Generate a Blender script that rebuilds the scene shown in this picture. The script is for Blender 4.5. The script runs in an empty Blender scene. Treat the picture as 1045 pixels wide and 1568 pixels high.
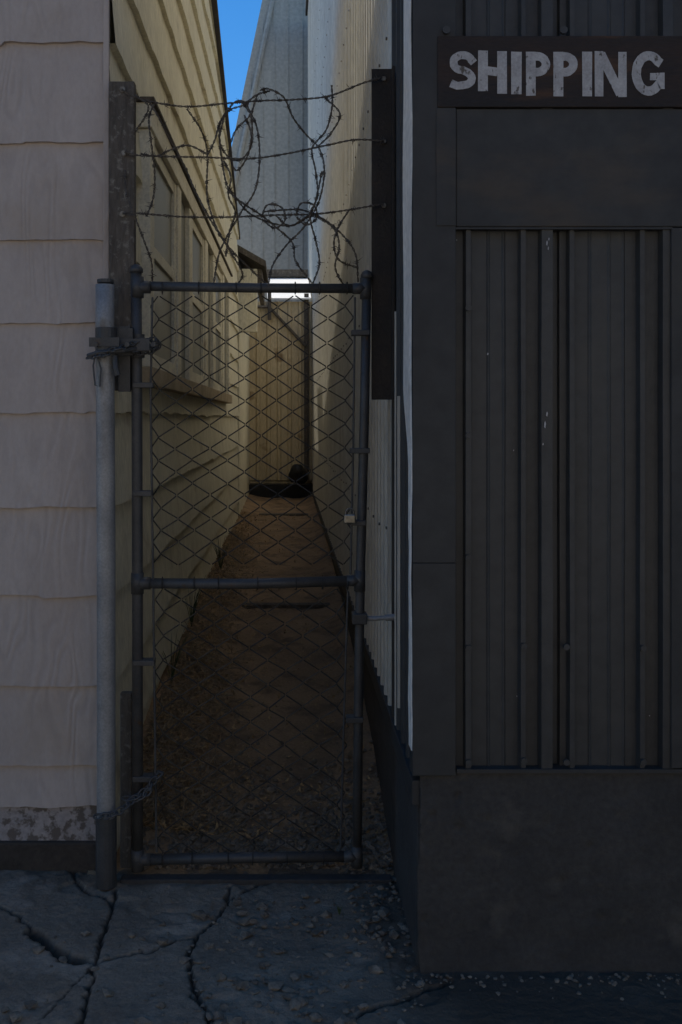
import bpy, math, random
import numpy as np
from mathutils import Vector, noise, Matrix
random.seed(7)
F=1524.0; CH=1.55
def P(px,py,d): return Vector(((px-440)*d/F, d, CH-(py-640)*d/F))
def X(px,d): return (px-440)*d/F
def Z(py,d): return CH-(py-640)*d/F
scene=bpy.context.scene

# ------------------------------------------------------------ materials
def M(name,c1,c2=None,scale=4,rough=.7,metal=0,bump=.2,bscale=60,stretch=(1,1,1),c3=None,c3scale=8,c3lo=.6,c3hi=.7,bdist=.01,c3stretch=(1,1,1),spec=.3,distort=0.0,lo=.35,hi=.65,grain=0):
    m=bpy.data.materials.new(name); m.use_nodes=True
    nt=m.node_tree; N=nt.nodes; L=nt.links
    b=N['Principled BSDF']; b.inputs['Roughness'].default_value=rough; b.inputs['Metallic'].default_value=metal
    b.inputs['Specular IOR Level'].default_value=spec
    tc=N.new('ShaderNodeTexCoord')
    def noise_(sc,st,det=6,dis=0.0):
        mp=N.new('ShaderNodeMapping'); mp.inputs['Scale'].default_value=st
        L.new(tc.outputs['Object'],mp.inputs['Vector'])
        n=N.new('ShaderNodeTexNoise'); n.inputs['Scale'].default_value=sc; n.inputs['Detail'].default_value=det
        n.inputs['Distortion'].default_value=dis
        n.inputs['Roughness'].default_value=.6
        L.new(mp.outputs['Vector'],n.inputs['Vector']); return n
    def mix(fac,a,bc):
        x=N.new('ShaderNodeMix'); x.data_type='RGBA'
        L.new(fac,x.inputs['Factor'])
        if isinstance(a,tuple): x.inputs['A'].default_value=(*a,1)
        else: L.new(a,x.inputs['A'])
        x.inputs['B'].default_value=(*bc,1)
        return x.outputs['Result']
    def ramp(out,lo,hi):
        r=N.new('ShaderNodeMapRange'); r.inputs['From Min'].default_value=lo; r.inputs['From Max'].default_value=hi
        L.new(out,r.inputs['Value']); return r.outputs['Result']
    n1=noise_(scale,stretch)
    col=mix(ramp(n1.outputs['Fac'],lo,hi),c1,c2 if c2 else tuple(v*.8 for v in c1))
    nf=noise_(bscale*1.7,stretch,3)
    col2=N.new('ShaderNodeMix'); col2.data_type='RGBA'; col2.blend_type='MULTIPLY'; col2.inputs['Factor'].default_value=1
    L.new(col,col2.inputs['A'])
    g=N.new('ShaderNodeMapRange'); g.inputs['To Min'].default_value=.82 if not grain else .95; g.inputs['To Max'].default_value=1.12 if not grain else 1.03
    g.inputs['From Min'].default_value=.3; g.inputs['From Max'].default_value=.7
    L.new(nf.outputs['Fac'],g.inputs['Value']); L.new(g.outputs['Result'],col2.inputs['B'])
    col=col2.outputs['Result']
    if c3:
        n3=noise_(c3scale,c3stretch,8)
        col=mix(ramp(n3.outputs['Fac'],c3lo,c3hi),col,c3)
    nb=noise_(bscale,stretch,6,distort)
    bp=N.new('ShaderNodeBump'); bp.inputs['Strength'].default_value=bump; bp.inputs['Distance'].default_value=bdist
    h=nb.outputs['Fac']
    if grain:   # pressed cedar grain: contour lines of a stretched noise
        ng=noise_(1.5,(3.2,3.2,.75),2,.3)
        mu=N.new('ShaderNodeMath'); mu.operation='MULTIPLY'; mu.inputs[1].default_value=80; L.new(ng.outputs['Fac'],mu.inputs[0])
        si=N.new('ShaderNodeMath'); si.operation='SINE'; L.new(mu.outputs[0],si.inputs[0])
        nm=noise_(2.3,(1,1,1),2); am=ramp(nm.outputs['Fac'],.38,.6)
        m2=N.new('ShaderNodeMath'); m2.operation='MULTIPLY'; L.new(si.outputs[0],m2.inputs[0]); L.new(am,m2.inputs[1])
        m3=N.new('ShaderNodeMath'); m3.operation='MULTIPLY_ADD'; L.new(m2.outputs[0],m3.inputs[0]); m3.inputs[1].default_value=grain; L.new(h,m3.inputs[2]); h=m3.outputs[0]
        # colour is multiplied darker down in the grain grooves
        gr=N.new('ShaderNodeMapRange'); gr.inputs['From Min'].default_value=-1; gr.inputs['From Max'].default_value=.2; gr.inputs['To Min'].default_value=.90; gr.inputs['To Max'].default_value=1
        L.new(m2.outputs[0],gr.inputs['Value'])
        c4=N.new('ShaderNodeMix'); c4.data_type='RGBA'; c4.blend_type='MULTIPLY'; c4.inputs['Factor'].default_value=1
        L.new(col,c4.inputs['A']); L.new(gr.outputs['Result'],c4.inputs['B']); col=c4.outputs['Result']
    L.new(col,b.inputs['Base Color'])
    L.new(h,bp.inputs['Height']); L.new(bp.outputs['Normal'],b.inputs['Normal'])
    return m

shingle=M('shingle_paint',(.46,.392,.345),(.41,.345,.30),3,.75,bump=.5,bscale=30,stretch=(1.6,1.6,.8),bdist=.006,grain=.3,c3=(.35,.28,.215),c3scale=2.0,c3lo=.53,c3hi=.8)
sidewood=M('cream_siding_paint',(.76,.70,.53),(.67,.61,.45),2.5,.75,bump=.35,bscale=12,stretch=(3,3,1),c3=(.45,.38,.27),c3scale=4,c3lo=.6,c3hi=.75)
trimwood=M('window_trim_paint',(.82,.76,.60),(.68,.62,.48),5,.7,bump=.3,bscale=50,c3=(.36,.28,.19),c3scale=9,c3lo=.62)
sillwood=M('worn_sill_wood',(.50,.40,.27),(.36,.28,.18),7,.8,bump=.4,bscale=50)
glass=M('dusty_glass',(.18,.175,.13),(.10,.10,.078),2.5,.3,bump=.02,spec=.5)
peel=M('peeling_foundation_paint',(.36,.32,.30),(.29,.26,.25),6,.9,bump=.6,bscale=40,c3=(.13,.108,.092),c3scale=26,c3lo=.47,c3hi=.55)
darkbase=M('dark_footing',(.065,.054,.045),(.04,.034,.028),8,.95,bump=.6,bscale=40)
weather=M('weathered_board',(.125,.105,.083),(.075,.062,.05),10,.85,bump=.6,bscale=40,stretch=(3,3,.6),c3=(.22,.20,.165),c3scale=45,c3lo=.55,c3hi=.7)
galv=M('galvanised_pipe',(.34,.33,.315),(.22,.215,.21),7,.5,metal=.2,bump=.1,bscale=80,c3=(.10,.085,.07),c3scale=6,c3lo=.6,c3hi=.72,c3stretch=(1,1,.5))
gatem=M('gate_grey_paint',(.078,.076,.074),(.052,.051,.05),12,.45,metal=.1,bump=.15,bscale=90,c3=(.09,.055,.033),c3scale=20,c3lo=.64,c3hi=.72)
wirem=M('dark_wire',(.045,.042,.038),(.03,.027,.023),30,.5,metal=.2,bump=.1)
barbm=M('rusty_barbed_wire',(.06,.049,.041),(.13,.108,.085),30,.6,metal=.2,bump=.2)
plate=M('iron_plate',(.028,.024,.021),(.045,.035,.027),10,.65,metal=.1,bump=.3,bscale=60,c3=(.065,.04,.023),c3scale=9,c3lo=.62)
bolt=M('bolt_metal',(.25,.23,.19),(.12,.1,.08),60,.45,metal=.6)
char=M('charcoal_metal_paint',(.050,.0485,.046),(.041,.040,.038),2.2,.5,metal=0,bump=.12,bscale=14,c3=(.066,.059,.049),c3scale=3,c3lo=.6,c3hi=.85,spec=.4)
charflat=M('charcoal_flat_trim',(.047,.045,.042),(.038,.0365,.035),1.8,.6,bump=.1,bscale=10,c3=(.064,.056,.045),c3scale=2.5,c3lo=.55,c3hi=.85,spec=.3)
headm=M('stained_header',(.047,.045,.042),(.036,.035,.034),1.8,.6,bump=.1,bscale=10,c3=(.085,.062,.042),c3scale=4,c3lo=.52,c3hi=.8,c3stretch=(.5,1,1.4))
rust=M('rusty_sign_plate',(.024,.020,.018),(.038,.024,.018),5,.75,bump=.25,bscale=50,stretch=(.6,1,2.5),c3=(.13,.062,.028),c3scale=4,c3lo=.57,c3hi=.8,c3stretch=(.5,1,2.5))
letter=M('faded_white_letter_paint',(.44,.42,.405),(.31,.295,.285),22,.75,bump=.2,bscale=80,c3=(.10,.085,.07),c3scale=60,c3lo=.62,c3hi=.67,c3stretch=(1,1,.5))
sidemetal=M('beige_corrugated_metal',(.60,.575,.50),(.52,.495,.43),1.5,.5,metal=.1,bump=.06,bscale=25,stretch=(1,1,.3),c3=(.36,.30,.22),c3scale=2,c3lo=.58,c3hi=.8,c3stretch=(3,3,.4),spec=.4)
whitestrip=M('white_corner_flashing',(.86,.80,.72),(.76,.71,.64),5,.5,bump=.1,bscale=20,c3=(.3,.27,.23),c3scale=8,c3lo=.68,c3hi=.75,c3stretch=(1,1,.3))
greybld=M('grey_metal_cladding',(.50,.48,.43),(.45,.435,.39),1,.5,bump=.04,bscale=10)
tanmetal=M('tan_metal_sheet',(.60,.49,.31),(.50,.40,.25),2,.6,bump=.1,bscale=20,c3=(.28,.19,.10),c3scale=4,c3lo=.6,stretch=(2,2,.5))
white=M('white_roof',(.8,.8,.8),(.7,.7,.7),3,.5)
black=M('black_plastic',(.012,.012,.013),(.02,.02,.02),9,.5)
darkconc=M('dark_concrete',(.064,.058,.052),(.046,.042,.038),5,.9,bump=.6,bscale=35,c3=(.09,.079,.066),c3scale=7,c3lo=.58,c3hi=.75)
soil=M('alley_soil',(.36,.235,.13),(.25,.165,.095),3,.95,bump=.8,bscale=45,c3=(.14,.095,.06),c3scale=6,c3lo=.52,c3hi=.7)
stone=M('gravel_stone',(.26,.21,.155),(.11,.087,.065),22,.9,bump=.4,bscale=120)
leafm=M('dry_leaf',(.46,.31,.15),(.15,.10,.058),28,.85,bump=.2)
twigm=M('dry_twig',(.34,.26,.17),(.12,.09,.06),25,.85,bump=.2)
asph=M('street_concrete',(.27,.24,.20),(.22,.20,.17),3,.95,bump=.6,bscale=120)
stucco=M('cream_stucco',(.74,.66,.54),(.68,.60,.49),2,.9,bump=.4,bscale=60)
lockm=M('brass_padlock',(.35,.32,.27),(.2,.18,.14),30,.35,metal=.8)
roofm=M('roof_shingle',(.09,.08,.075),(.06,.055,.05),8,.9,bump=.5,bscale=40)
weedm=M('weed_green',(.05,.075,.025),(.035,.05,.018),20,.7)

def sidewalk_mat():
    m=M('sidewalk_concrete',(.29,.225,.16),(.20,.152,.108),3.2,.95,bump=.7,bscale=60,c3=(.42,.335,.25),c3scale=4,c3lo=.54,c3hi=.72)
    nt=m.node_tree;N=nt.nodes;L=nt.links;b=N['Principled BSDF']
    src=b.inputs['Base Color'].links[0].from_socket
    a=N.new('ShaderNodeAttribute'); a.attribute_name='dirt_and_tone'
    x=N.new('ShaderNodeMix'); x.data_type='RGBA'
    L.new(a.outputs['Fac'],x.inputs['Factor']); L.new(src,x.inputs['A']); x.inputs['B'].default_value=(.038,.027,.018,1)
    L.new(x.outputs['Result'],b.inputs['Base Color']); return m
walkm=sidewalk_mat()

# ------------------------------------------------------------ builders
def empty(name):
    e=bpy.data.objects.new(name,None); scene.collection.objects.link(e); e.empty_display_size=.2; return e
class MB:
    def __init__(s): s.v=[]; s.f=[]
    def box(s,x0,x1,y0,y1,z0,z1):
        n=len(s.v)
        s.v+=[(x0,y0,z0),(x1,y0,z0),(x1,y1,z0),(x0,y1,z0),(x0,y0,z1),(x1,y0,z1),(x1,y1,z1),(x0,y1,z1)]
        s.f+=[tuple(n+i for i in q) for q in [(0,3,2,1),(4,5,6,7),(0,1,5,4),(1,2,6,5),(2,3,7,6),(3,0,4,7)]]; return s
    def tube(s,pts,r,seg=8,caps=True,closed=False):
        pts=[Vector(p) for p in pts]; n0=len(s.v); n=len(pts); up=None
        for i,p in enumerate(pts):
            if closed: t=pts[(i+1)%n]-pts[i-1]
            else: t=pts[min(i+1,n-1)]-pts[max(i-1,0)]
            t.normalize()
            if up is None:
                up=Vector((0,0,1)) if abs(t.z)<.9 else Vector((1,0,0))
            a=t.cross(up); 
            if a.length<1e-5: a=t.cross(Vector((0,1,0)))
            a.normalize(); b=a.cross(t); up=b
            rr=r[i] if isinstance(r,(list,tuple)) else r
            for k in range(seg):
                an=2*math.pi*k/seg
                q=p+a*(math.cos(an)*rr)+b*(math.sin(an)*rr); s.v.append(tuple(q))
        m=n if closed else n-1
        for i in range(m):
            j=(i+1)%n
            for k in range(seg):
                k2=(k+1)%seg
                s.f.append((n0+i*seg+k,n0+i*seg+k2,n0+j*seg+k2,n0+j*seg+k))
        if caps and not closed:
            s.f.append(tuple(n0+k for k in range(seg))[::-1]); s.f.append(tuple(n0+(n-1)*seg+k for k in range(seg)))
        return s
    def blob(s,c,rx,ry,rz,rough=.4):
        import bmesh
        bm=bmesh.new(); bmesh.ops.create_icosphere(bm,subdivisions=1 if max(rx,rz)<.03 else 3,radius=1)
        n=len(s.v); R=Matrix.Rotation(random.uniform(0,6.28),3,'Z'); sd=Vector((random.random()*50,random.random()*50,0))
        for v in bm.verts:
            k=1+rough*noise.noise(v.co*1.3+sd)*2
            q=R@Vector((v.co.x*rx*k,v.co.y*ry*k,v.co.z*rz*k)); s.v.append((q.x+c[0],q.y+c[1],q.z+c[2]))
        for f in bm.faces: s.f.append(tuple(n+v.index for v in f.verts))
        bm.free(); return s
    def obj(s,name,mat,parent=None,bevel=0,smooth=False):
        me=bpy.data.meshes.new(name); me.from_pydata(s.v,[],s.f); me.update()
        me.materials.append(mat); o=bpy.data.objects.new(name,me); scene.collection.objects.link(o)
        if parent: o.parent=parent
        if smooth:
            for p in me.polygons: p.use_smooth=True
        if bevel:
            b=o.modifiers.new('b','BEVEL'); b.width=bevel; b.segments=2; b.limit_method='ANGLE'
        return o
def smooth(pts,n=8):
    pts=[Vector(p) for p in pts]; q=[pts[0]*2-pts[1]]+pts+[pts[-1]*2-pts[-2]]; out=[]
    for i in range(1,len(q)-2):
        for k in range(n):
            t=k/n; a,b,c,d=q[i-1],q[i],q[i+1],q[i+2]
            out.append(.5*((2*b)+(c-a)*t+(2*a-5*b+4*c-d)*t*t+(3*b-a-3*c+d)*t**3))
    out.append(pts[-1]); return out
def resample(pts,step):
    out=[pts[0].copy()]; acc=0
    for a,b in zip(pts,pts[1:]):
        L=(b-a).length
        if L<1e-9: continue
        pos=step-acc
        while pos<=L: out.append(a+(b-a)*(pos/L)); pos+=step
        acc=(acc+L)%step
    out.append(pts[-1].copy()); return out

def courses(zs,s0,s1,fn,top=None,seed=0,flip=False,wav=.005,proud=.016,stepw=.55,ds=.02,gap=.012):
    mb=MB()
    for ci in range(len(zs)-1):
        z1,z0=zs[ci],zs[ci+1]
        n=int((s1-s0)/ds)
        off=random.Random(seed+ci).uniform(0,stepw)
        prev=None
        for i in range(n+1):
            s=s0+(s1-s0)*i/n
            sh=math.floor((s+off)/stepw); rr=random.Random(seed*100+ci*37+sh)
            dz=rr.uniform(-.004,.004)+rr.uniform(-.006,.006)*(((s+off)/stepw)%1)
            w=noise.noise(Vector((s*6,ci*9.1,seed)))*wav+noise.noise(Vector((s*25,ci*5.1,seed)))*wav*.4
            zb=z0+dz+w; zt=z1+.012
            if top: 
                tz=top(s); zt=min(zt,tz); zb=min(zb,tz)
            pr=proud+rr.uniform(-.002,.003)+noise.noise(Vector((s*3,ci*3.3,seed+5)))*.003
            n0=len(mb.v)
            po=pr+(0.002-pr)*min(1,(zt-zb)/max(.02,(z1+.012-z0)))
            mb.v+=[fn(s,0.0,zb),fn(s,pr,zb),fn(s,pr-.0008,zb+(zt-zb)*.03),fn(s,po,zt)]
            if prev is not None:
                for k in range(3):
                    q=(prev+k,n0+k,n0+k+1,prev+k+1); mb.f.append(q[::-1] if flip else q)
            prev=n0
    return mb

# ------------------------------------------------------------ LEFT HOUSE
house=empty('wooden_house')
LD=3.42
zs=[5.25,4.93,4.6,4.28,3.95,3.62,3.3,3.15,2.83,2.49,2.16,1.88,1.57,1.245,.94,.637,.357,.215]
CX=-.62
def fnF(s,o,z): return (s,LD-o,z)
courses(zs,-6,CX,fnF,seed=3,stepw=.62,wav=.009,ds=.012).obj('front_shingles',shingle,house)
def wx(d): return CX+.004+(d-LD)*.0085
def fnS(s,o,z): return (wx(s)+o,s,z)
def roofz(s): return 5.3+(s-3.42)*.28 if s<4.2 else 5.52-(s-4.2)*.296  # peak out of frame, raised so its shadow covers the near warehouse wall
zs2=[5.6,5.3,5.0,4.7,4.4,4.1,3.8,3.5,3.15,2.83,2.49,2.16,1.88,1.57,1.245,.94,.637,.357,.05]
courses(zs2,LD-.015,10.9,fnS,top=roofz,seed=11,stepw=.9,proud=.026,ds=.03,wav=.012).obj('side_siding',sidewood,house)
mb=MB(); mb.box(-6,CX-.003,LD+.003,10.85,.0,3.45); mb.obj('core_walls',sidewood,house)
mb=MB()
prof=[(3.425,3.4),(3.425,5.3),(4.2,5.52),(10.85,3.55),(10.85,3.4)]
mb.v=[(CX-.002,y,z) for y,z in prof]+[(-6,y,z) for y,z in prof]
mb.f=[(0,1,2,3,4)]+[(i,i+5,(i+1)%5+5,(i+1)%5) for i in range(5)]; mb.obj('gable_core',sidewood,house)
mb=MB(); 
for a,b in (((3.1,5.24),(4.2,5.55)),((4.2,5.55),(11.05,3.53))):
    n=len(mb.v)
    for xx in (-6.3,CX+.10):
        mb.v+=[(xx,a[0],a[1]),(xx,b[0],b[1]),(xx,b[0],b[1]+.05),(xx,a[0],a[1]+.05)]
    mb.f+=[(n,n+1,n+2,n+3),(n+4,n+7,n+6,n+5),(n,n+4,n+5,n+1),(n+3,n+2,n+6,n+7),(n,n+3,n+7,n+4),(n+1,n+5,n+6,n+2)]
mb.obj('roof',roofm,house)
mb=MB(); mb.box(-6,CX+.004,LD-.004,LD+.05,.095,.225); mb.obj('foundation',peel,house,.004)
mb=MB(); mb.box(-6,CX+.012,LD-.018,LD+.05,-.1,.10); mb.obj('footing',darkbase,house,.01)
mb=MB(); mb.box(CX-.008,CX+.012,LD-.022,LD+.0,.3,5.2); mb.obj('corner_bead',shingle,house,.003)
def sb(mb,y0,y1,o0,o1,z0,z1):
    n=len(mb.v)
    for z in (z0,z1):
        mb.v+=[(wx(y0)+o0,y0,z),(wx(y0)+o1,y0,z),(wx(y1)+o1,y1,z),(wx(y1)+o0,y1,z)]
    mb.f+=[tuple(n+i for i in q) for q in [(0,3,2,1),(4,5,6,7),(0,1,5,4),(1,2,6,5),(2,3,7,6),(3,0,4,7)]]
fr=MB(); sb(fr,4.0,8.95,.0,.066,2.72,2.82)
for a,b in ((4.02,4.14),(4.98,5.12),(5.52,5.68),(6.50,6.68),(7.12,7.32),(8.06,8.22),(8.78,8.95)): sb(fr,a,b,.0,.058,1.757,2.718)
fr.obj('window_frames',trimwood,house,.004)
fr=MB()
for a,b in ((4.144,4.976),(5.684,6.496),(7.324,8.056)):
    sb(fr,a,b,.0,.044,2.23,2.28); sb(fr,a,a+.06,.0,.048,1.76,2.715); sb(fr,b-.06,b,.0,.048,1.76,2.715); sb(fr,a+.062,b-.062,0,.044,1.76,1.82); sb(fr,a+.062,b-.062,0,.044,2.66,2.715)
fr.obj('window_sashes',trimwood,house,.002)
g=MB(); sb(g,4.1,8.85,.0,.032,1.757,2.718); g.obj('window_glass',glass,house)
w=MB(); sb(w,3.98,8.97,.0,.08,2.822,2.836); w.obj('window_drip_cap',weather,house,.002)
w=MB(); sb(w,3.98,8.97,.0,.075,1.68,1.755);  w.obj('window_sill',sillwood,house,.004)
add=empty('lean_to_addition')
mb=MB(); mb.box(-4,-.535,11.1,14.4,.2,3.25); mb.obj('walls',sidewood,add)
mb=MB(); mb.v=[(-.62,10.95,3.5),(-.235,10.95,3.28),(-.235,12.6,3.28),(-.62,12.6,3.5),(-.62,10.95,3.43),(-.235,10.95,3.21),(-.235,12.6,3.21),(-.62,12.6,3.43)]
mb.f=[(0,1,2,3),(4,7,6,5),(0,4,5,1),(1,5,6,2),(2,6,7,3)]; mb.obj('roof',weather,add)
mb=MB(); mb.box(-.58,-.33,11.0,11.08,2.5,3.2); mb.obj('utility_box',sidewood,add,.01)
mb=MB(); mb.box(-.33,-.28,11.05,12.4,2.95,3.2); mb.obj('eave_board',weather,add)
mb=MB(); mb.box(-4.2,-.62,10.95,14.5,3.255,3.42); mb.obj('rear_roof',roofm,add)

# ------------------------------------------------------------ RIGHT WAREHOUSE
wh=empty('shipping_warehouse'); RD=2.78; H=8.6
rx=lambda px:X(px,RD)
rz=lambda py:Z(py,RD)
def extr(prof,z0,z1,fn,nz=1):
    mb=MB()
    for (a,b) in prof:
        for k in range(nz+1):
            z=z0+(z1-z0)*k/nz; mb.v.append(fn(a,b,z))
    for i in range(len(prof)-1):
        for k in range(nz):
            p=i*(nz+1)+k; q=(i+1)*(nz+1)+k; mb.f.append((p,q,q+1,p+1))
    return mb
prof=[(690,.032)]
def rib(a,w,h):
    prof.extend([(a,.032),(a+2.5,.032-h),(a+w-2.5,.032-h),(a+w,.032)])
rib(712,13,.022); rib(748,6,.004); rib(772,6,.004); rib(797,12,.022); rib(828,22,.026)
prof.append((851,.045)); prof.append((860,.045)); prof.append((862,.032))
rib(872,12,.022); rib(905,6,.004); rib(935,6,.004); rib(958,5,.004); rib(980,12,.022); rib(1014,20,.026)
px=1045
while px<2700:
    rib(px+12,12,.022); rib(px+45,6,.004); rib(px+80,6,.004); rib(px+110,12,.022); rib(px+150,20,.026); px+=185
mb=extr(prof,rz(1180),H,lambda a,b,z:(rx(a)+.0012*noise.noise(Vector((a*.3,z*1.7,8))),RD+b+.003*noise.noise(Vector((a*.02,z*2.5,3))),z),90)
mb.obj('front_ribbed_panels',char,wh)
XC=rx(632)
mb=MB(); mb.box(XC,rx(698),RD,RD+.07,rz(1188),rz(862)-.001); mb.box(XC,rx(698),RD-.001,RD+.07,rz(862),H); mb.obj('corner_trim',charflat,wh,.002)
mb=MB(); mb.box(rx(698)+.001,rx(2700),RD+.002,RD+.06,rz(347),rz(166)); mb.obj('header_panel',headm,wh,.003)
mb=MB(); mb.box(rx(668),rx(698),RD-.004,RD-.0012,rz(346),rz(166)); mb.obj('lap_strips',headm,wh,.001)
mb=MB(); mb.box(rx(1028),rx(1060),RD-.002,RD+.03,rz(1176),rz(349)); mb.obj('mullion_trim',charflat,wh,.001)
mb=MB(); mb.box(rx(670),rx(1300),RD-.006,RD+.06,rz(165),rz(56)); mb.obj('sign_plate',rust,wh,.002)
mb=MB(); mb.box(rx(1301),rx(2700),RD+.002,RD+.06,rz(165),rz(56)); mb.obj('header_panel_side',charflat,wh)
mb=MB(); mb.box(rx(700),rx(2700),RD+.0,RD+.06,rz(1184),rz(1178)); mb.box(rx(698),rx(1028),RD+.0,RD+.05,rz(351),rz(348)); mb.obj('sill_flashing',charflat,wh)
mb=MB()
for py in (470,665,855,990,1165):
    for pxx in (718,803,868 if py>900 else 878,986,1170):
        if py in(470,665,855) and pxx not in (718,): continue
        c=Vector((rx(pxx),RD+.008,rz(py)+random.uniform(-.006,.006))); mb.tube([c,c+Vector((0,-.009,0))],.009,8)
for pxx,py in ((683,48),(862,48)):
    c=Vector((rx(pxx),RD-.002,rz(py))); mb.tube([c,c+Vector((0,-.01,0))],.011,10)
mb.obj('panel_bolts',char,wh)
mb=MB()
for pxx,py,w,h in ((838,372,3,9),(841,366,2,5),(750,541,3,4),(838,634,3,8),(835,650,3,12),(832,680,2,4),(790,690,1.5,3),(840,380,2,6),(702,365,1.5,3),(875,450,2,3),(795,1070,2,3),(1000,1100,2,2)):
    a,b=rx(pxx),rz(py); hw=w*.0009; hh=h*.0009; yy=RD+.0015 if 828<pxx<850 else RD+.026
    n=len(mb.v); mb.v+=[(a-hw,yy,b-hh*.6),(a+hw*.3,yy,b-hh),(a+hw,yy,b+hh*.2),(a+hw*.2,yy,b+hh),(a-hw*.6,yy,b+hh*.5)]; mb.f.append((n,n+1,n+2,n+3,n+4))
mb.obj('paint_chips',letter,wh)
mb=MB(); nx,nz=170,50
x0,x1=XC+.022,4.2
def fpt(x,z): 
    n_=noise.noise(Vector((x*6,z*6,1)))*.006+noise.noise(Vector((x*30,z*30,1)))*.0025
    pit=-min(0,noise.noise(Vector((x*24,z*24,9)))+.48)*.05
    return RD+.012+n_+pit-.02*max(0,(.08-z))*4
for i in range(nx+1):
    x=x0+(x1-x0)*(i/nx)**2
    for k in range(nz+1):
        z=-.05+(rz(1184)+.05)*k/nz; 
        mb.v.append((x-.006*math.sin(z*9)-.004*noise.noise(Vector((0,z*20,0))) if i==0 else x,fpt(x,z),z))
for i in range(nx):
    for k in range(nz):
        p=i*(nz+1)+k; q=p+nz+1; mb.f.append((p,q,q+1,p+1))
mb.obj('front_foundation',darkconc,wh,smooth=True)
mb=MB(); mb.box(XC+.016,4.2,RD+.03,17.4,-.1,.52); mb.obj('foundation',darkconc,wh,.015)
prof=[(2.782,0),(2.80,-.003),(2.88,-.001),(2.97,-.002),(2.99,0.002),(2.995,.02)]
def ff(a,b,z):
    k=.004*noise.noise(Vector((a*8,z*3.2,0)))+ (.006*noise.noise(Vector((0,z*7,4))) if z<1.5 else 0)
    wd=1 if z>1.62 else .38+.62*max(0,(z-1.45)/.17)
    if z<1.45: wd*=.75+.5*abs(noise.noise(Vector((0,z*5,11))))
    return (XC-.002+b+k, 2.782+(a-2.782)*wd, z)
mb=extr(prof,rz(1150),H,ff,180); mb.obj('corner_flashing',whitestrip,wh)
def corr(y0,y1,z0,name,mat):
    prof=[]; y=y0
    while y<y1:
        for dy,o in ((0,.0),(.012,-.016),(.034,-.016),(.046,0),(.075,0),(.079,-.003),(.087,-.003),(.091,0),(.12,0)):
            prof.append((y+dy,o))
        y+=.135
    mb=extr(prof,z0,H,lambda a,b,z:(XC+.024+b+.002*noise.noise(Vector((a*1.2,z*1.2,7))),a,z),24)
    mb.obj(name,mat,wh)
corr(2.84,3.50,.5,'side_wall_dark_panel',charflat)
corr(3.52,17.4,.5,'side_corrugated_wall',sidemetal)
mb=MB(); mb.box(XC+.001,XC+.03,2.80,17.4,.46,.53); mb.obj('side_base_trim',charflat,wh,.002)
mb=MB()  # bright lines on the ribs, put in as added pale strips
for yy_,za,zb in ((3.19,.62,1.62),(3.27,.54,1.9),(3.49,.9,1.62)):
    mb.box(XC+.0035,XC+.012,yy_,yy_+.010,za,zb)
mb.obj('bright_rib_lines',sidemetal,wh)
mb=MB(); mb.box(XC+.06,4.2,RD+.08,17.35,.4,H-.02); mb.obj('core',charflat,wh)
mb=MB(); mb.box(XC-.03,4.25,RD-.04,17.45,H,H+.12); mb.obj('roof_edge',charflat,wh)
mb=MB()
for zz in (1.15,2.0,2.9,3.9,5,6):
    y=3.54+.023
    while y<14:
        c=Vector((XC+.008,y,zz+random.uniform(-.01,.01))); mb.tube([c,c+Vector((-.006,0,0))],.006,6); y+=.27
mb.obj('side_screws',bolt,wh)
def ribbon(mb,pts,w,yy,closed=False):
    n0=len(mb.v); n=len(pts)
    for i,p in enumerate(pts):
        a=pts[max(0,i-1)]; b=pts[min(n-1,i+1)]
        t=Vector((b[0]-a[0],b[1]-a[1])).normalized(); nn=Vector((-t.y,t.x))*w/2
        for sgn in (1,-1):
            mb.v.append((rx(p[0]+nn.x*sgn+random.uniform(-.3,.3)),yy,rz(p[1]+nn.y*sgn+random.uniform(-.3,.3))))
    for i in range(n-1):
        k=n0+i*2; mb.f.append((k,k+1,k+3,k+2))
def arc(cx,cy,ax,ay,a0,a1,n=14):
    return [(cx+ax*math.cos(math.radians(a0+(a1-a0)*i/n)),cy+ay*math.sin(math.radians(a0+(a1-a0)*i/n))) for i in range(n+1)]
mb=MB(); yy=RD-.0075; st=0
def R(pts,w=15):
    global st; st+=1; ribbon(mb,pts,w,yy-.0002*(st%3))
R([(725,98)]+arc(708,97,14,11,-20,-180,12)+arc(707,98,13,11,175,110,5)[1:]+[(708,109),(716,113)]+arc(708,122,14,10,-30,90,9)+[(700,133),(690,129)],12)
R([(739,79),(739,141)]); R([(768,80),(768,145)]); R([(746,110),(761,112)],13)
R([(790,81),(790,146)],16)
R([(812,81),(812,148)]); R([(819,88)]+arc(822,100,13,12,-90,90)+[(819,112)],13)
R([(854,81),(854,149)]); R([(861,88)]+arc(864,100,13,12,-90,90)+[(861,112)],13)
R([(898,81),(898,149)],15)
R([(916,80),(916,149)],13); R([(952,81),(952,150)],13); R([(919,84),(949,146)],14)
R([(1011,99)]+arc(992,114,19,27,-42,-322,26)+[(1010,131)],14); R([(994,119),(1016,119)],11); R([(1010,113),(1010,138)],12)
mb.obj('shipping_letters',letter,wh)

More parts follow.
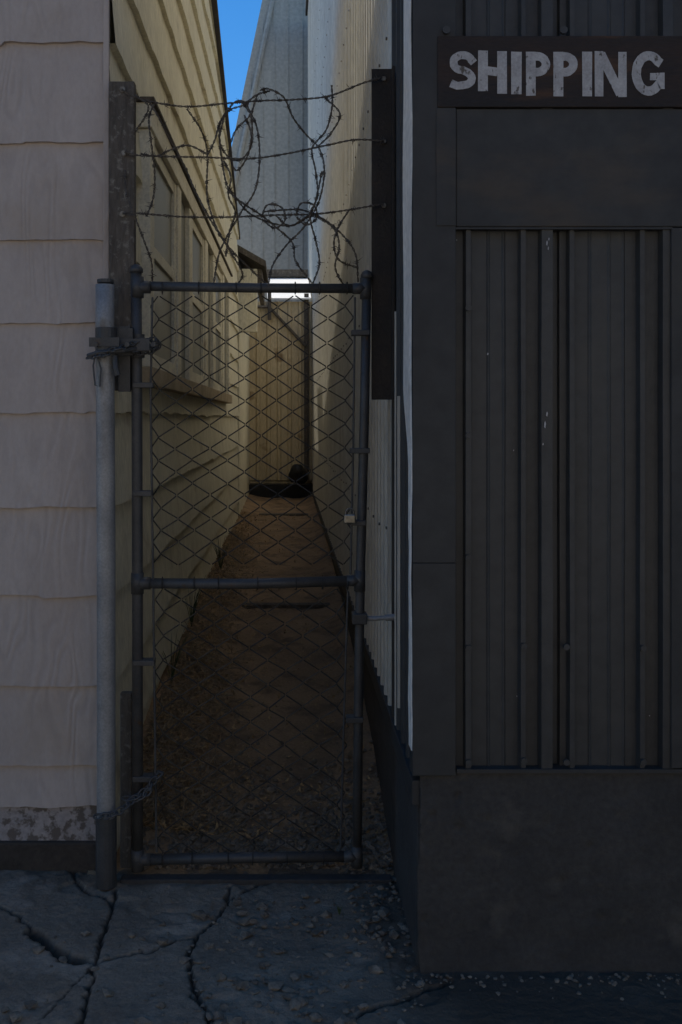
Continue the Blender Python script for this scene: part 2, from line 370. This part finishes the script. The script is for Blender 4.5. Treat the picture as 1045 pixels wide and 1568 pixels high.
# ------------------------------------------------------------ BACKGROUND
gb=empty('grey_metal_building'); BD=18.0
bx=lambda px:X(px,BD); bz=lambda py:Z(py,BD)
pts=[(350,820),(350,250),(402,0),(445,-200),(520,-200),(520,820)]
mb=MB(); mb.v=[(bx(a),BD,bz(b)) for a,b in pts]+[(bx(a),BD+9,bz(b)) for a,b in pts]
mb.f=[(0,1,2,3,4,5)[::-1],(6,7,8,9,10,11)]+[(i,(i+1)%6,(i+1)%6+6,i+6) for i in range(6)]
mb.obj('walls',greybld,gb)
mb=MB()
for pxx in (383,401,419,440,462,484): 
    zt=bz(250-(pxx-350)*4.2) if pxx<445 else bz(-190); mb.box(bx(pxx),bx(pxx)+.025,BD-.015,BD-.001,.5,zt)
mb.obj('ribs',greybld,gb)
mb=MB(); mb.tube([(bx(356),BD-.04,bz(300)),(bx(366),BD-.04,bz(250)),(bx(418),BD-.04,bz(0)),(bx(460),BD-.04,bz(-200))],.045,6); mb.obj('rake_trim',greybld,gb)
sh=empty('tin_shed'); SD=14.2
mb=extr([( -.6+i*.15+dx,o) for i in range(7) for dx,o in ((0,0),(.02,-.025),(.05,-.025),(.07,0))],Z(735,SD),Z(462,SD),lambda a,b,z:(a,SD+b,z)); mb.obj('wall',tanmetal,sh)
mb=MB(); mb.box(-.53,.34,SD+.03,SD+2.2,.4,Z(466,SD)); mb.obj('body',tanmetal,sh)
mb=MB(); mb.v=[(X(410,SD),SD-.12,Z(458,SD)),(.34,SD-.12,Z(458,SD)),(.34,SD+2,Z(425,SD+2)),(X(404,SD),SD+2,Z(425,SD+2))]; mb.f=[(0,1,2,3)]
o=mb.obj('roof_sheet',white,sh); m_=o.modifiers.new('s','SOLIDIFY'); m_.thickness=.02
mb=MB(); mb.box(X(404,SD),.34,SD+1.9,SD+2.3,Z(425,SD+2)+.0,Z(414,SD+2)); mb.tube([P(386,470,SD-.06),P(412,470,SD-.06),P(440,500,SD-.06),P(468,530,SD-.06)],.025,6); mb.tube([P(413,440,SD-.1),P(413,490,SD-.1)],.03,6); mb.box(X(466,SD),X(473,SD),SD-.05,SD-.027,Z(735,SD),Z(450,SD)); mb.obj('trim',weather,sh)
mb=MB(); mb.box(-.53,.37,SD-.3,SD+.02,.2,Z(737,SD)-.03); mb.obj('base',black,sh)
mb=MB(); mb.blob(P(457,726,13.6),.12,.12,.14,.15); mb.obj('rubbish_bag',black,smooth=True)
ob=empty('bounce_building')  # unseen building added opposite to bounce warm light onto the facades
mb=MB(); mb.box(-16,16,-17,-9,-.13,6.5); mb.box(-16.1,16.1,-17.1,-8.9,6.5,6.8); mb.obj('walls',stucco,ob)
mb=MB(); 
for i in range(-4,5): mb.box(i*3.5-.7,i*3.5+.7,-9.0,-8.97,3.9,5.2)
mb.box(-1,.2,-9.0,-8.97,-.1,2.2); mb.obj('windows_and_door',glass,ob)

# ------------------------------------------------------------ GROUND
mb=MB(); mb.v=[(-300,-300,-.13),(300,-300,-.13),(300,300,-.13),(-300,300,-.13)]; mb.f=[(0,1,2,3)]; mb.obj('ground',asph)
walk=empty('sidewalk')
gx=lambda px,py:((px-440)*(CH/(py-640)), CH*F/(py-640))
def poly(l): return [gx(a,b) for a,b in l]
cr=[(poly([(-40,1360),(0,1388),(30,1405),(60,1432),(105,1466),(150,1474),(190,1462),(230,1456),(270,1440),(302,1434),(330,1408),(348,1378),(352,1356)]),.0028,.016),
    (poly([(50,1426),(75,1446),(100,1466),(125,1470)]),.014,.03),
    (poly([(178,1362),(172,1390),(152,1450),(140,1500),(118,1590)]),.0032,.018),
    (poly([(302,1434),(290,1460),(292,1485),(300,1515),(318,1550),(326,1600)]),.004,.02),
    (poly([(292,1520),(330,1560),(350,1600)]),.0022,.012),
    (poly([(500,1590),(560,1548),(600,1535),(640,1518),(690,1500)]),.004,.016),
    (poly([(110,1330),(125,1360),(175,1378)]),.003,.012),
    (poly([(345,1378),(400,1350)]),.002,.008),
    (poly([(150,1474),(120,1500),(60,1560),(30,1600)]),.001,.004)]
segs=[]
for pl,w,dp in cr:
    for a,b in zip(pl,pl[1:]): segs.append((a[0],a[1],b[0],b[1],w,dp))
xs=np.arange(-1.6,1.9001,.0065); ys=np.arange(1.9,3.5001,.0065)
GX,GY=np.meshgrid(xs,ys,indexing='ij')
n1=np.zeros_like(GX); n2=np.zeros_like(GX); nh=np.zeros_like(GX); nsp=np.zeros_like(GX)
for i in range(GX.shape[0]):
    for j in range(GX.shape[1]):
        x,y=GX[i,j],GY[i,j]
        n1[i,j]=noise.noise(Vector((x*22,y*22,0)))+.5*noise.noise(Vector((x*60,y*60,0))); n2[i,j]=noise.noise(Vector((x*22,y*22,9)))+.5*noise.noise(Vector((x*60,y*60,7)))
        nsp[i,j]=noise.noise(Vector((x*4,y*4,5)))+.5*noise.noise(Vector((x*13,y*13,5)))
        nh[i,j]=.010*noise.noise(Vector((x*1.5,y*1.5,3)))+.0035*noise.noise(Vector((x*9,y*9,3)))+.0028*noise.noise(Vector((x*40,y*40,3)))
# spalled patches: surface broken away, rough aggregate exposed
sp=np.clip((nsp-.28)*9,0,1); nh=nh-sp*(.006+.004*n1)
hz=nh.copy(); dirt_and_tone=np.zeros_like(GX)+.15*np.clip(n2+.3,0,1)
WX=GX+n1*.012; WY=GY+n2*.012
for (ax,ay,bx_,by,w,dp) in segs:
    vx,vy=bx_-ax,by-ay; t=np.clip(((WX-ax)*vx+(WY-ay)*vy)/(vx*vx+vy*vy),0,1)
    d=np.hypot(WX-ax-t*vx,WY-ay-t*vy)
    ww=w*(1+.5*n1)+.001
    c=np.clip(1.6-d/ww,0,1); hz=np.minimum(hz,nh-dp*c); dirt_and_tone=np.maximum(dirt_and_tone,np.clip(1.9-d/ww,0,1)*.9)
edge=np.clip((GY-3.22)/.2,0,1)*(.6+.5*n1); dirt_and_tone=np.maximum(dirt_and_tone,np.clip(edge,0,.6))  # slab colour darker towards the back edge
edge2=np.clip((GY-2.62)/.14,0,1)*(GX>XC-.06)*(.6+.4*n1); dirt_and_tone=np.maximum(dirt_and_tone,np.clip(edge2,0,.85))  # slab colour darker along the warehouse foot
edge3=np.clip((GX-.12+.1*nsp)/.35,0,1)*.8; dirt_and_tone=np.maximum(dirt_and_tone,edge3)  # slab colour darker towards the right
hz=np.where((GX>XC+.03)&(GY>RD+.03),-.02,hz)
nxg,nyg=GX.shape
me=bpy.data.meshes.new('slab_surface')
V=np.stack([GX,GY,hz],-1).reshape(-1,3)
idx=np.arange(nxg*nyg).reshape(nxg,nyg)
Fq=np.stack([idx[:-1,:-1],idx[1:,:-1],idx[1:,1:],idx[:-1,1:]],-1).reshape(-1,4)
me.from_pydata(V.tolist(),[],Fq.tolist()); at=me.attributes.new('dirt_and_tone','FLOAT','POINT'); at.data.foreach_set('value',dirt_and_tone.reshape(-1).astype(np.float32))
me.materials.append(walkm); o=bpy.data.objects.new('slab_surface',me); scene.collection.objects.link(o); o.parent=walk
for p in me.polygons: p.use_smooth=True
mb=MB(); mb.box(-14,14,-.9,1.899,-.2,.002); mb.box(-14,-1.601,1.9,3.5,-.2,.002); mb.box(1.902,14,1.9,3.5,-.2,.002); mb.obj('outer_slabs',walkm,walk,.01)
mb=MB(); mb.box(-14,14,-1.05,-.905,-.2,.004); mb.obj('kerb',darkconc,walk,.015)
def az(x,y):
    ks=[(3.2,-.03),(3.45,.005),(4,.09),(5,.18),(6.5,.28),(9,.38),(14.6,.44)]
    for (a,za),(b,zb) in zip(ks,ks[1:]):
        if y<=b: z=za+(zb-za)*max(0,(y-a))/(b-a); break
    else: z=.44
    hp=.17*max(0,min(1,(y-3.45)/.6))*max(0.35,1-(y-4)/9)
    z+=hp*math.exp(-((x+.62)/.22)**2)
    z+=.05*max(0,min(1,(y-3.5)))*math.exp(-((x-.37)/.1)**2)
    return z+.012*noise.noise(Vector((x*4,y*3,2)))+.010*noise.noise(Vector((x*17,y*17,2)))+.005*noise.noise(Vector((x*45,y*45,2)))*max(.2,1-(y-3)/6)
mb=MB(); yl=[]; y=3.36
while y<14.1: yl.append(y); y+=.012+(y-3.3)*.007
xl=[-.68+i*.0175 for i in range(63)]
for y in yl:
    for x in xl: mb.v.append((x,y,az(x,y)))
n=len(xl)
for j in range(len(yl)-1):
    for i in range(n-1): mb.f.append((j*n+i,j*n+i+1,(j+1)*n+i+1,(j+1)*n+i))
mb.obj('alley_ground',soil,smooth=True)
mb=MB(); mb.box(X(185,3.33),X(600,3.33),3.315,3.36,-.03,.012); mb.obj('gate_threshold',darkconc,None,.004)
mb=MB(); mb.box(-.30,.30,6.6,6.68,az(0,6.64)-.02,az(0,6.64)+.025); mb.box(-.33,.25,11.6,11.72,az(0,11.6)-.02,az(0,11.6)+.02)
mb.obj('wooden_planks',weather,None,.005)
mb=MB()
for _ in range(1700):
    y=3.42+abs(random.gauss(0,.34)); x=random.uniform(-.52,.37)
    if y>5: continue
    r=random.uniform(.004,.013)*(1.3 if random.random()<.1 else 1); mb.blob((x,y,az(x,y)+r*.3),r*random.uniform(.8,1.4),r,r*.7)
for _ in range(420):
    a=random.random()
    if a<.75: px,py=random.gauss(430,95),random.uniform(1375,1575)
    else: px,py=random.uniform(0,700),random.uniform(1360,1570)
    x,y=gx(px,py)
    if x>XC-.0 and y>RD-.02: continue
    r=random.choice([.003,.004,.005,.006,.008,.011,.017])*random.uniform(.7,1.15); mb.blob((x,y,r*.3),r*random.uniform(.9,1.5),r,r*.55)
for _ in range(160):
    x=random.uniform(XC-.05,1.6); y=RD-.01-abs(random.gauss(0,.04)); r=random.uniform(.002,.007); mb.blob((x,y,r*.3),r*1.2,r,r*.7)
for _ in range(200):
    x=random.uniform(.2,.37); y=random.uniform(2.85,3.6); r=random.uniform(.003,.012); z=max(0,az(x,y) if y>3.4 else 0); mb.blob((x,y,z+r*.3),r*1.2,r,r*.7)
mb.obj('gravel',stone)
mb=MB()
for _ in range(8500):
    y=3.6+random.random()**1.7*8; x=-.57+abs(random.gauss(0,.13+.03*(y<6)))
    if random.random()<.2: x=random.uniform(-.55,.36)
    if x>.36: continue
    z=az(x,y)+random.uniform(0,.025); s=random.uniform(.006,.018)
    a=Vector((random.gauss(0,1),random.gauss(0,1),random.gauss(0,.5))).normalized(); b=a.cross(Vector((random.gauss(0,.4),random.gauss(0,.4),1))).normalized()
    c=Vector((x,y,z)); nn=a.cross(b)*s*.3; k=len(mb.v)
    mb.v+=[tuple(c-a*s),tuple(c+b*s*.45+nn),tuple(c+a*s),tuple(c-b*s*.45+nn)]; mb.f+=[(k,k+1,k+2),(k,k+2,k+3)]
mb.obj('fallen_leaves',leafm)
mb=MB()
for _ in range(2600):
    y=3.65+random.random()**1.8*6; x=-.56+abs(random.gauss(0,.15)); z=az(x,y)+random.uniform(0,.03)
    a=Vector((random.gauss(0,1),random.gauss(0,1),random.gauss(.15,.35))).normalized()*random.uniform(.02,.09)
    c=Vector((x,y,z)); mid=c+a*.5+Vector((0,0,random.uniform(-.01,.015))); mb.tube([c,mid,c+a],random.uniform(.0007,.0020),3,False)
mb.obj('dry_twigs',twigm)
mb=MB()
for (x,y,hh,nb) in ((gx(520,1400)[0],gx(520,1400)[1],.03,16),(wx(7.5)+.08,7.5,.3,20),(wx(4.6)+.06,4.7,.3,14),(wx(5.6)+.05,5.7,.3,14)):
    zb=0 if y<3.4 else az(x,y)
    for _ in range(nb):
        a=random.uniform(0,6.28); l=hh*random.uniform(.5,1); r=l*.35
        mb.tube([(x,y,zb),(x+math.cos(a)*r*.4,y+math.sin(a)*r*.4,zb+l*.6),(x+math.cos(a)*r,y+math.sin(a)*r,zb+l)],[.0022,.0018,.0005],3,False)
mb.obj('weeds',weedm)

# ------------------------------------------------------------ POST, BOARDS
GD=3.35
post=empty('fence_post')
mb=MB(); c=[P(163,1352,3.30),P(163,1290,3.30),P(163,900,3.30),P(163,840,3.30),P(161,500,3.30),P(161,436,3.30)]
r=.031; mb.tube(c,r,20); mb.obj('pipe',galv,post,smooth=False).data.polygons.foreach_set('use_smooth',[True]*(len(c)-1)*20+[False,False])
mb=MB(); mb.tube([P(163,540,3.3),P(163,502,3.3)],.036,20); mb.tube([P(162,434,3.3),P(162,428,3.3)],.028,16); mb.tube([P(163,1356,3.3),P(163,1250,3.3)],.035,16); mb.obj('collars',gatem,post,.002)
b1=empty('wooden_batten')
mb=MB(); mb.box(X(168,3.37),X(207,3.37),3.36,3.40,Z(598,3.37),Z(126,3.37)); mb.obj('board',weather,b1,.003)
mb=MB()
for pxx,py in ((188,137),(190,235),(188,328)):
    q=P(pxx,py,3.359); mb.tube([q,q+Vector((0,-.004,0))],.010,12)
mb.obj('bolts',bolt,b1,.001)
b2=empty('iron_mounting_plate')
mb=MB(); mb.box(X(569,3.37),X(603,3.37),3.36,3.368,Z(612,3.37),Z(107,3.37)); mb.box(X(599,3.37),X(603,3.37),3.33,3.36,Z(612,3.37),Z(107,3.37)); mb.obj('plate',plate,b2,.001)
mb=MB()
for pxx,py in ((588,121),(588,217),(588,315)):
    q=P(pxx,py,3.359); mb.tube([q,q+Vector((0,-.005,0))],.009,6)
mb.obj('bolts',bolt,b2,.001)
mb=MB(); mb.box(X(185,3.39),X(203,3.39),3.38,3.41,.02,Z(1060,3.39)); mb.obj('rotted_stake',weather,None,.004)

# ------------------------------------------------------------ GATE
gate=empty('chain_link_gate')
mb=MB(); RR=.0185
mb.tube([P(211,1328,GD),P(211,900,GD),P(210,600,GD),P(209,412,GD)],RR,16)
mb.tube([P(547,1322,GD),P(549,1100,GD),P(552,880,GD),P(558,650,GD),P(562,424,GD)],RR*.86,16)
mb.tube([P(219,1316,GD),P(380,1313,GD),P(545,1311,GD)],RR*.95,16)
mb.tube([P(212,438,GD),P(390,441,GD),P(560,442,GD)],RR*.88,16)
mb.tube([P(215,893,GD),P(380,894,GD),P(553,889,GD)],RR*.95,16)
mb.obj('pipe_frame',gatem,gate,smooth=True)
mb=MB()
def blobcap(px,py,r): 
    q=P(px,py,GD); mb.tube([q-Vector((0,0,.012)),q,q+Vector((0,0,.010)),q+Vector((0,0,.016))],[r,r,r*.75,r*.2],14)
blobcap(209,412,.023); blobcap(562,421,.021)
for px,py,w in ((211,440,1),(211,893,1),(211,1316,1),(560,442,.9),(551,889,.9),(547,1311,.9)):
    mb.tube([P(px,py+16,GD),P(px,py-16,GD)],RR*1.15*w,14)
    s=1 if px<400 else -1; mb.tube([P(px,py,GD),P(px+s*20,py,GD)],RR*1.12*w,14)
mb.obj('corner_fittings',gatem,gate,smooth=True)
mb=MB()
mb.tube([P(234,455,GD-.005),P(231,600,GD-.005),P(235,900,GD-.005),P(240,1305,GD-.005)],.0045,6)
mb.tube([P(544,455,GD-.005),P(541,700,GD-.005),P(537,880,GD-.005)],.0042,6)
mb.tube([P(533,905,GD-.005),P(527,1100,GD-.005),P(522,1300,GD-.005)],.0042,6)
for px0,px1,py in ((205,234,755),(205,238,1013),(205,236,590),(538,566,510),(536,566,690),(530,556,1100),(535,560,800),(205,240,1190)):
    mb.box(X(px0,GD),X(px1,GD),GD-.024,GD+.022,Z(py+4,GD),Z(py-4,GD))
mb.obj('tension_bars',gatem,gate,.002)
def fabric(px0,px1,py0,py1,w,h,seed):
    mb=MB(); n=int(round((px1-px0)/w)); w=(px1-px0)/n
    for i in range(n+1):
        pts=[]; cx=px0+i*w; py=py0; k=0; sg=1 if i%2 else -1
        while py<=py1+1:
            a=sg*(1 if k%2 else -1)*w*.53
            x=cx+a
            if x<px0-2: x=px0
            if x>px1+2: x=px1
            sag=3.5*noise.noise(Vector((x*.012,py*.008,seed)))+ (py-py0)/(py1-py0)*2
            q=P(x+sag+random.uniform(-.7,.7),py+3.5*noise.noise(Vector((x*.01,py*.01,seed+4)))+random.uniform(-.7,.7),GD)
            q.y+=(.0035 if k%2 else -.0035)+.02*noise.noise(Vector((x*.008,py*.006,seed+2)))*math.sin(math.pi*min(1,max(0,(py-py0)/(py1-py0))))
            pts.append(q); py+=h/2; k+=1
        out=[]
        for a,b in zip(pts,pts[1:]): out+=[a+(b-a)*.08,a+(b-a)*.92]
        mb.tube(out,.0023,5,False)
    return mb
fabric(231,540,452,882,25.8,36,1).obj('wire_mesh_upper',wirem,gate)
fabric(236,529,900,1306,26.5,37,6).obj('wire_mesh_lower',wirem,gate)
mb=MB()
for py in (441,893,1314):
    px=248
    while px<535:
        q=P(px,py,GD); pts=[q+Vector((.003*math.sin(t*.5),math.cos(t)*.021,math.sin(t)*.021)) for t in [i*.7 for i in range(10)]]
        mb.tube(pts,.0017,4); px+=random.uniform(36,60)
mb.obj('wire_ties',wirem,gate)
mb=MB()
mb.tube([P(135,545,3.27),P(150,540,3.255),P(190,537,3.26),P(218,532,3.31),P(242,528,3.325)],.008,8)
mb.box(X(178,3.33),X(205,3.33),3.31,3.335,Z(545,3.33),Z(503,3.33))
mb.box(X(168,3.33),X(232,3.33),3.288,3.296,Z(538,3.33),Z(520,3.33))
mb.box(X(140,3.3),X(186,3.3),3.262,3.27,Z(532,3.3),Z(518,3.3))
mb.box(X(183,3.35),X(201,3.35),3.33,3.352,Z(600,3.35),Z(500,3.35))
mb.tube([P(146,545,3.26),P(143,560,3.26),P(146,590,3.26),P(153,592,3.26),P(155,565,3.26),P(150,548,3.26)],.003,6)
mb.tube([P(176,545,3.27),P(178,565,3.26),P(181,575,3.26)],.010,8)
mb.tube([P(211,548,GD),P(211,512,GD)],.024,14)
for pxx in (148,196,236):
    q=P(pxx,528,3.268); mb.tube([q,q+Vector((0,-.014,0))],.009,6)
mb.obj('hinge_clamp',gatem,gate,.0015)
pl=empty('padlock')
mb=MB(); q=P(536,794,GD-.035); mb.box(q.x-.020,q.x+.020,q.y-.009,q.y+.009,q.z-.017,q.z+.015); mb.obj('body',lockm,pl,.005)
mb=MB(); mb.tube([q+Vector((-.013,0,.013)),q+Vector((-.013,0,.024)),q+Vector((-.007,0,.032)),q+Vector((.007,0,.032)),q+Vector((.013,0,.024)),q+Vector((.013,0,.013))],.0035,8); mb.obj('shackle',bolt,pl)
mb=MB(); mb.tube([P(541,946,3.35),P(575,947,3.34),P(612,944,3.33)],.008,10); mb.tube([P(590,946,3.335),P(612,944,3.33)],.011,10); mb.obj('latch_rod',galv,gate,.001)
mb=MB(); mb.box(X(539,3.35),X(562,3.35),3.322,3.378,Z(954,3.35),Z(938,3.35)); mb.obj('latch_clamp',gatem,gate,.003)
def chain(name,pts,ll=.034,r=.0035):
    mb=MB(); q=resample(smooth(pts),ll*.72)
    for i,(a,b) in enumerate(zip(q,q[1:])):
        t=(b-a).normalized(); c=(a+b)/2
        s=t.cross(Vector((0,1,0))).normalized(); u=s.cross(t)
        side=(s if i%2 else u)*.9+(u if i%2 else s)*.4; side.normalize(); L=[]
        for k in range(14):
            an=k*2*math.pi/14; L.append(c+t*math.cos(an)*ll*.5+side*math.sin(an)*ll*.3)
        mb.tube(L,r,6,False,True)
    mb.obj(name,gatem,None,smooth=True)
chain('chain',[P(146,1250,3.26),P(165,1250,3.25),P(190,1238,3.27),P(205,1222,3.30),P(222,1212,3.31),P(240,1190,3.32),P(248,1183,3.33),P(240,1183,3.36)])
chain('chain',[P(190,1222,3.30),P(215,1222,3.30),P(232,1205,3.31),P(228,1193,3.36)])
chain('chain',[P(160,538,3.255),P(185,533,3.255),P(215,522,3.30),P(240,520,3.32),P(243,532,3.33),P(225,540,3.31),P(205,540,3.29)],.026,.0032)
chain('chain',[P(134,548,3.27),P(150,545,3.25),P(165,543,3.25)],.024,.003)

# ------------------------------------------------------------ BARBED WIRE
bw=empty('barbed_wire'); mb=MB()
def barbed(pts,dep=.0,seed=0,gap=.08):
    rnd=random.Random(seed); n=len(pts)
    ps=[P(a,b,3.345+(dep*math.sin(i*1.3+seed))) for i,(a,b) in enumerate(pts)]
    ps=[p+Vector((noise.noise(p*5+Vector((seed,0,0)))*.008,0,noise.noise(p*6+Vector((0,seed,0)))*.008)) for p in ps]
    c=resample(smooth(ps,10),.005)
    for ph in (0,math.pi):
        out=[]
        for i,p in enumerate(c):
            t=(c[min(i+1,len(c)-1)]-c[max(i-1,0)]).normalized(); a=t.cross(Vector((0,1,0))); a.normalize(); b=a.cross(t)
            an=i*.005/.042*2*math.pi+ph; out.append(p+(a*math.cos(an)+b*math.sin(an))*.0021)
        mb.tube(out,.0018,5)
    k=rnd.uniform(0,gap); 
    while k<len(c)*.005-.01:
        i=int(k/.005); i=min(max(i,1),len(c)-2); p=c[i]; t=(c[i+1]-c[i-1]).normalized(); a=t.cross(Vector((0,1,0))).normalized(); b=a.cross(t)
        loop=[]
        for q in range(12):
            an=q*1.05; loop.append(p+t*(q-6)*.0012+(a*math.cos(an)+b*math.sin(an))*.0045)
        mb.tube(loop,.0015,4)
        for e,sg in ((loop[0],1),(loop[-1],-1),(loop[3],1),(loop[8],-1)):
            d=(a*rnd.uniform(-1,1)+b*rnd.uniform(-.6,.6)+t*rnd.uniform(-.5,.5)).normalized(); mb.tube([e,e+d*rnd.uniform(.012,.019)],[.0014,.0003],4,False)
        k+=gap*rnd.uniform(.8,1.2)
W=[([(186,137),(207,148),(250,158),(290,163),(345,158),(400,154),(450,152),(505,146),(555,128),(586,119)],.004),
([(190,232),(215,238),(320,240),(385,241),(440,234),(500,222),(545,215),(588,216)],.004),
([(188,326),(215,326),(280,331),(350,333),(420,331),(480,328),(530,320),(588,313)],.004),
([(207,146),(228,160),(222,180),(207,205),(197,240),(193,285),(203,325),(222,372),(232,400),(235,435)],.03),
([(228,152),(246,180),(262,215),(283,255),(300,295),(325,340),(352,380),(385,415),(410,438)],.04),
([(288,166),(310,200),(320,235),(317,300),(330,345),(352,385),(372,420),(360,440)],.05),
([(346,172),(337,195),(340,240),(350,290),(372,312),(398,328),(425,350),(447,372),(452,400),(478,432)],.05),
([(346,175),(360,158),(376,158),(386,185),(384,225),(368,246),(350,240),(338,212),(346,175)],.03),
([(372,158),(392,190),(399,240),(392,290),(366,330),(338,385),(327,435)],.04),
([(400,140),(412,138),(435,150),(448,180),(470,208),(490,228),(497,262),(489,310),(465,348),(438,375),(418,405),(410,438)],.05),
([(507,130),(509,165),(500,200),(478,228),(482,262),(486,300),(476,330),(484,370),(488,405),(478,436)],.04),
([(405,325),(432,322),(465,322),(500,338),(528,362),(545,390),(549,432)],.04),
([(425,330),(445,345),(478,330),(510,350),(520,380),(514,410),(527,437)],.04),
([(215,235),(240,238),(262,228),(290,222),(318,236)],.03),
([(497,150),(520,175),(508,205),(490,225)],.03),
([(535,320),(520,345),(512,372),(520,400),(548,412)],.03),
([(345,245),(356,270),(352,300),(362,325),(352,352),(346,395)],.04),
([(318,240),(330,215),(336,190),(352,168),(372,160),(392,145),(412,140)],.03),
([(352,290),(385,330),(440,345),(470,330),(482,312),(494,265)],.05),
([(224,330),(236,300),(238,260),(232,215),(228,180),(236,158)],.04),
([(400,335),(410,315),(432,318),(436,338),(420,350),(404,340)],.02),
([(455,330),(462,312),(482,315),(486,334),(470,345),(456,334)],.02),
([(392,145),(380,175),(360,200),(352,235),(362,262),(380,240),(384,205),(372,175)],.03),
]
for i,(p,d) in enumerate(W): barbed(p,d,i)
mb.obj('strands',barbm,bw)

# ------------------------------------------------------------ LIGHT / CAMERA
S=Vector((-.35,.45,.82)).normalized()
sun=bpy.data.lights.new('sun','SUN'); sun.energy=5.0; sun.angle=math.radians(.5); sun.color=(1,.94,.84)
so=bpy.data.objects.new('sun',sun); scene.collection.objects.link(so); so.rotation_euler=S.to_track_quat('Z','Y').to_euler()
w=bpy.data.worlds.new('World'); scene.world=w; w.use_nodes=True; nt=w.node_tree
sky=nt.nodes.new('ShaderNodeTexSky'); sky.sky_type='NISHITA'; sky.sun_disc=False
sky.sun_elevation=math.asin(S.z); sky.sun_rotation=math.atan2(S.x,S.y); sky.air_density=1.0; sky.dust_density=0.0; sky.ozone_density=3; sky.altitude=1500
hs=nt.nodes.new('ShaderNodeHueSaturation'); hs.inputs['Saturation'].default_value=1.32
nt.links.new(sky.outputs[0],hs.inputs['Color'])
nt.links.new(hs.outputs[0],nt.nodes['Background'].inputs[0]); nt.nodes['Background'].inputs[1].default_value=.145
cam=bpy.data.cameras.new('camera'); co=bpy.data.objects.new('camera',cam); scene.collection.objects.link(co)
co.location=(0,0,CH); co.rotation_euler=(math.radians(90),0,0)
cam.sensor_fit='VERTICAL'; cam.sensor_height=36; cam.lens=35; cam.shift_x=82.5/1568; cam.shift_y=-144/1568; cam.clip_end=1000; cam.clip_start=.05
scene.camera=co
scene.view_settings.view_transform='Standard'; scene.view_settings.look='None'; scene.view_settings.exposure=0
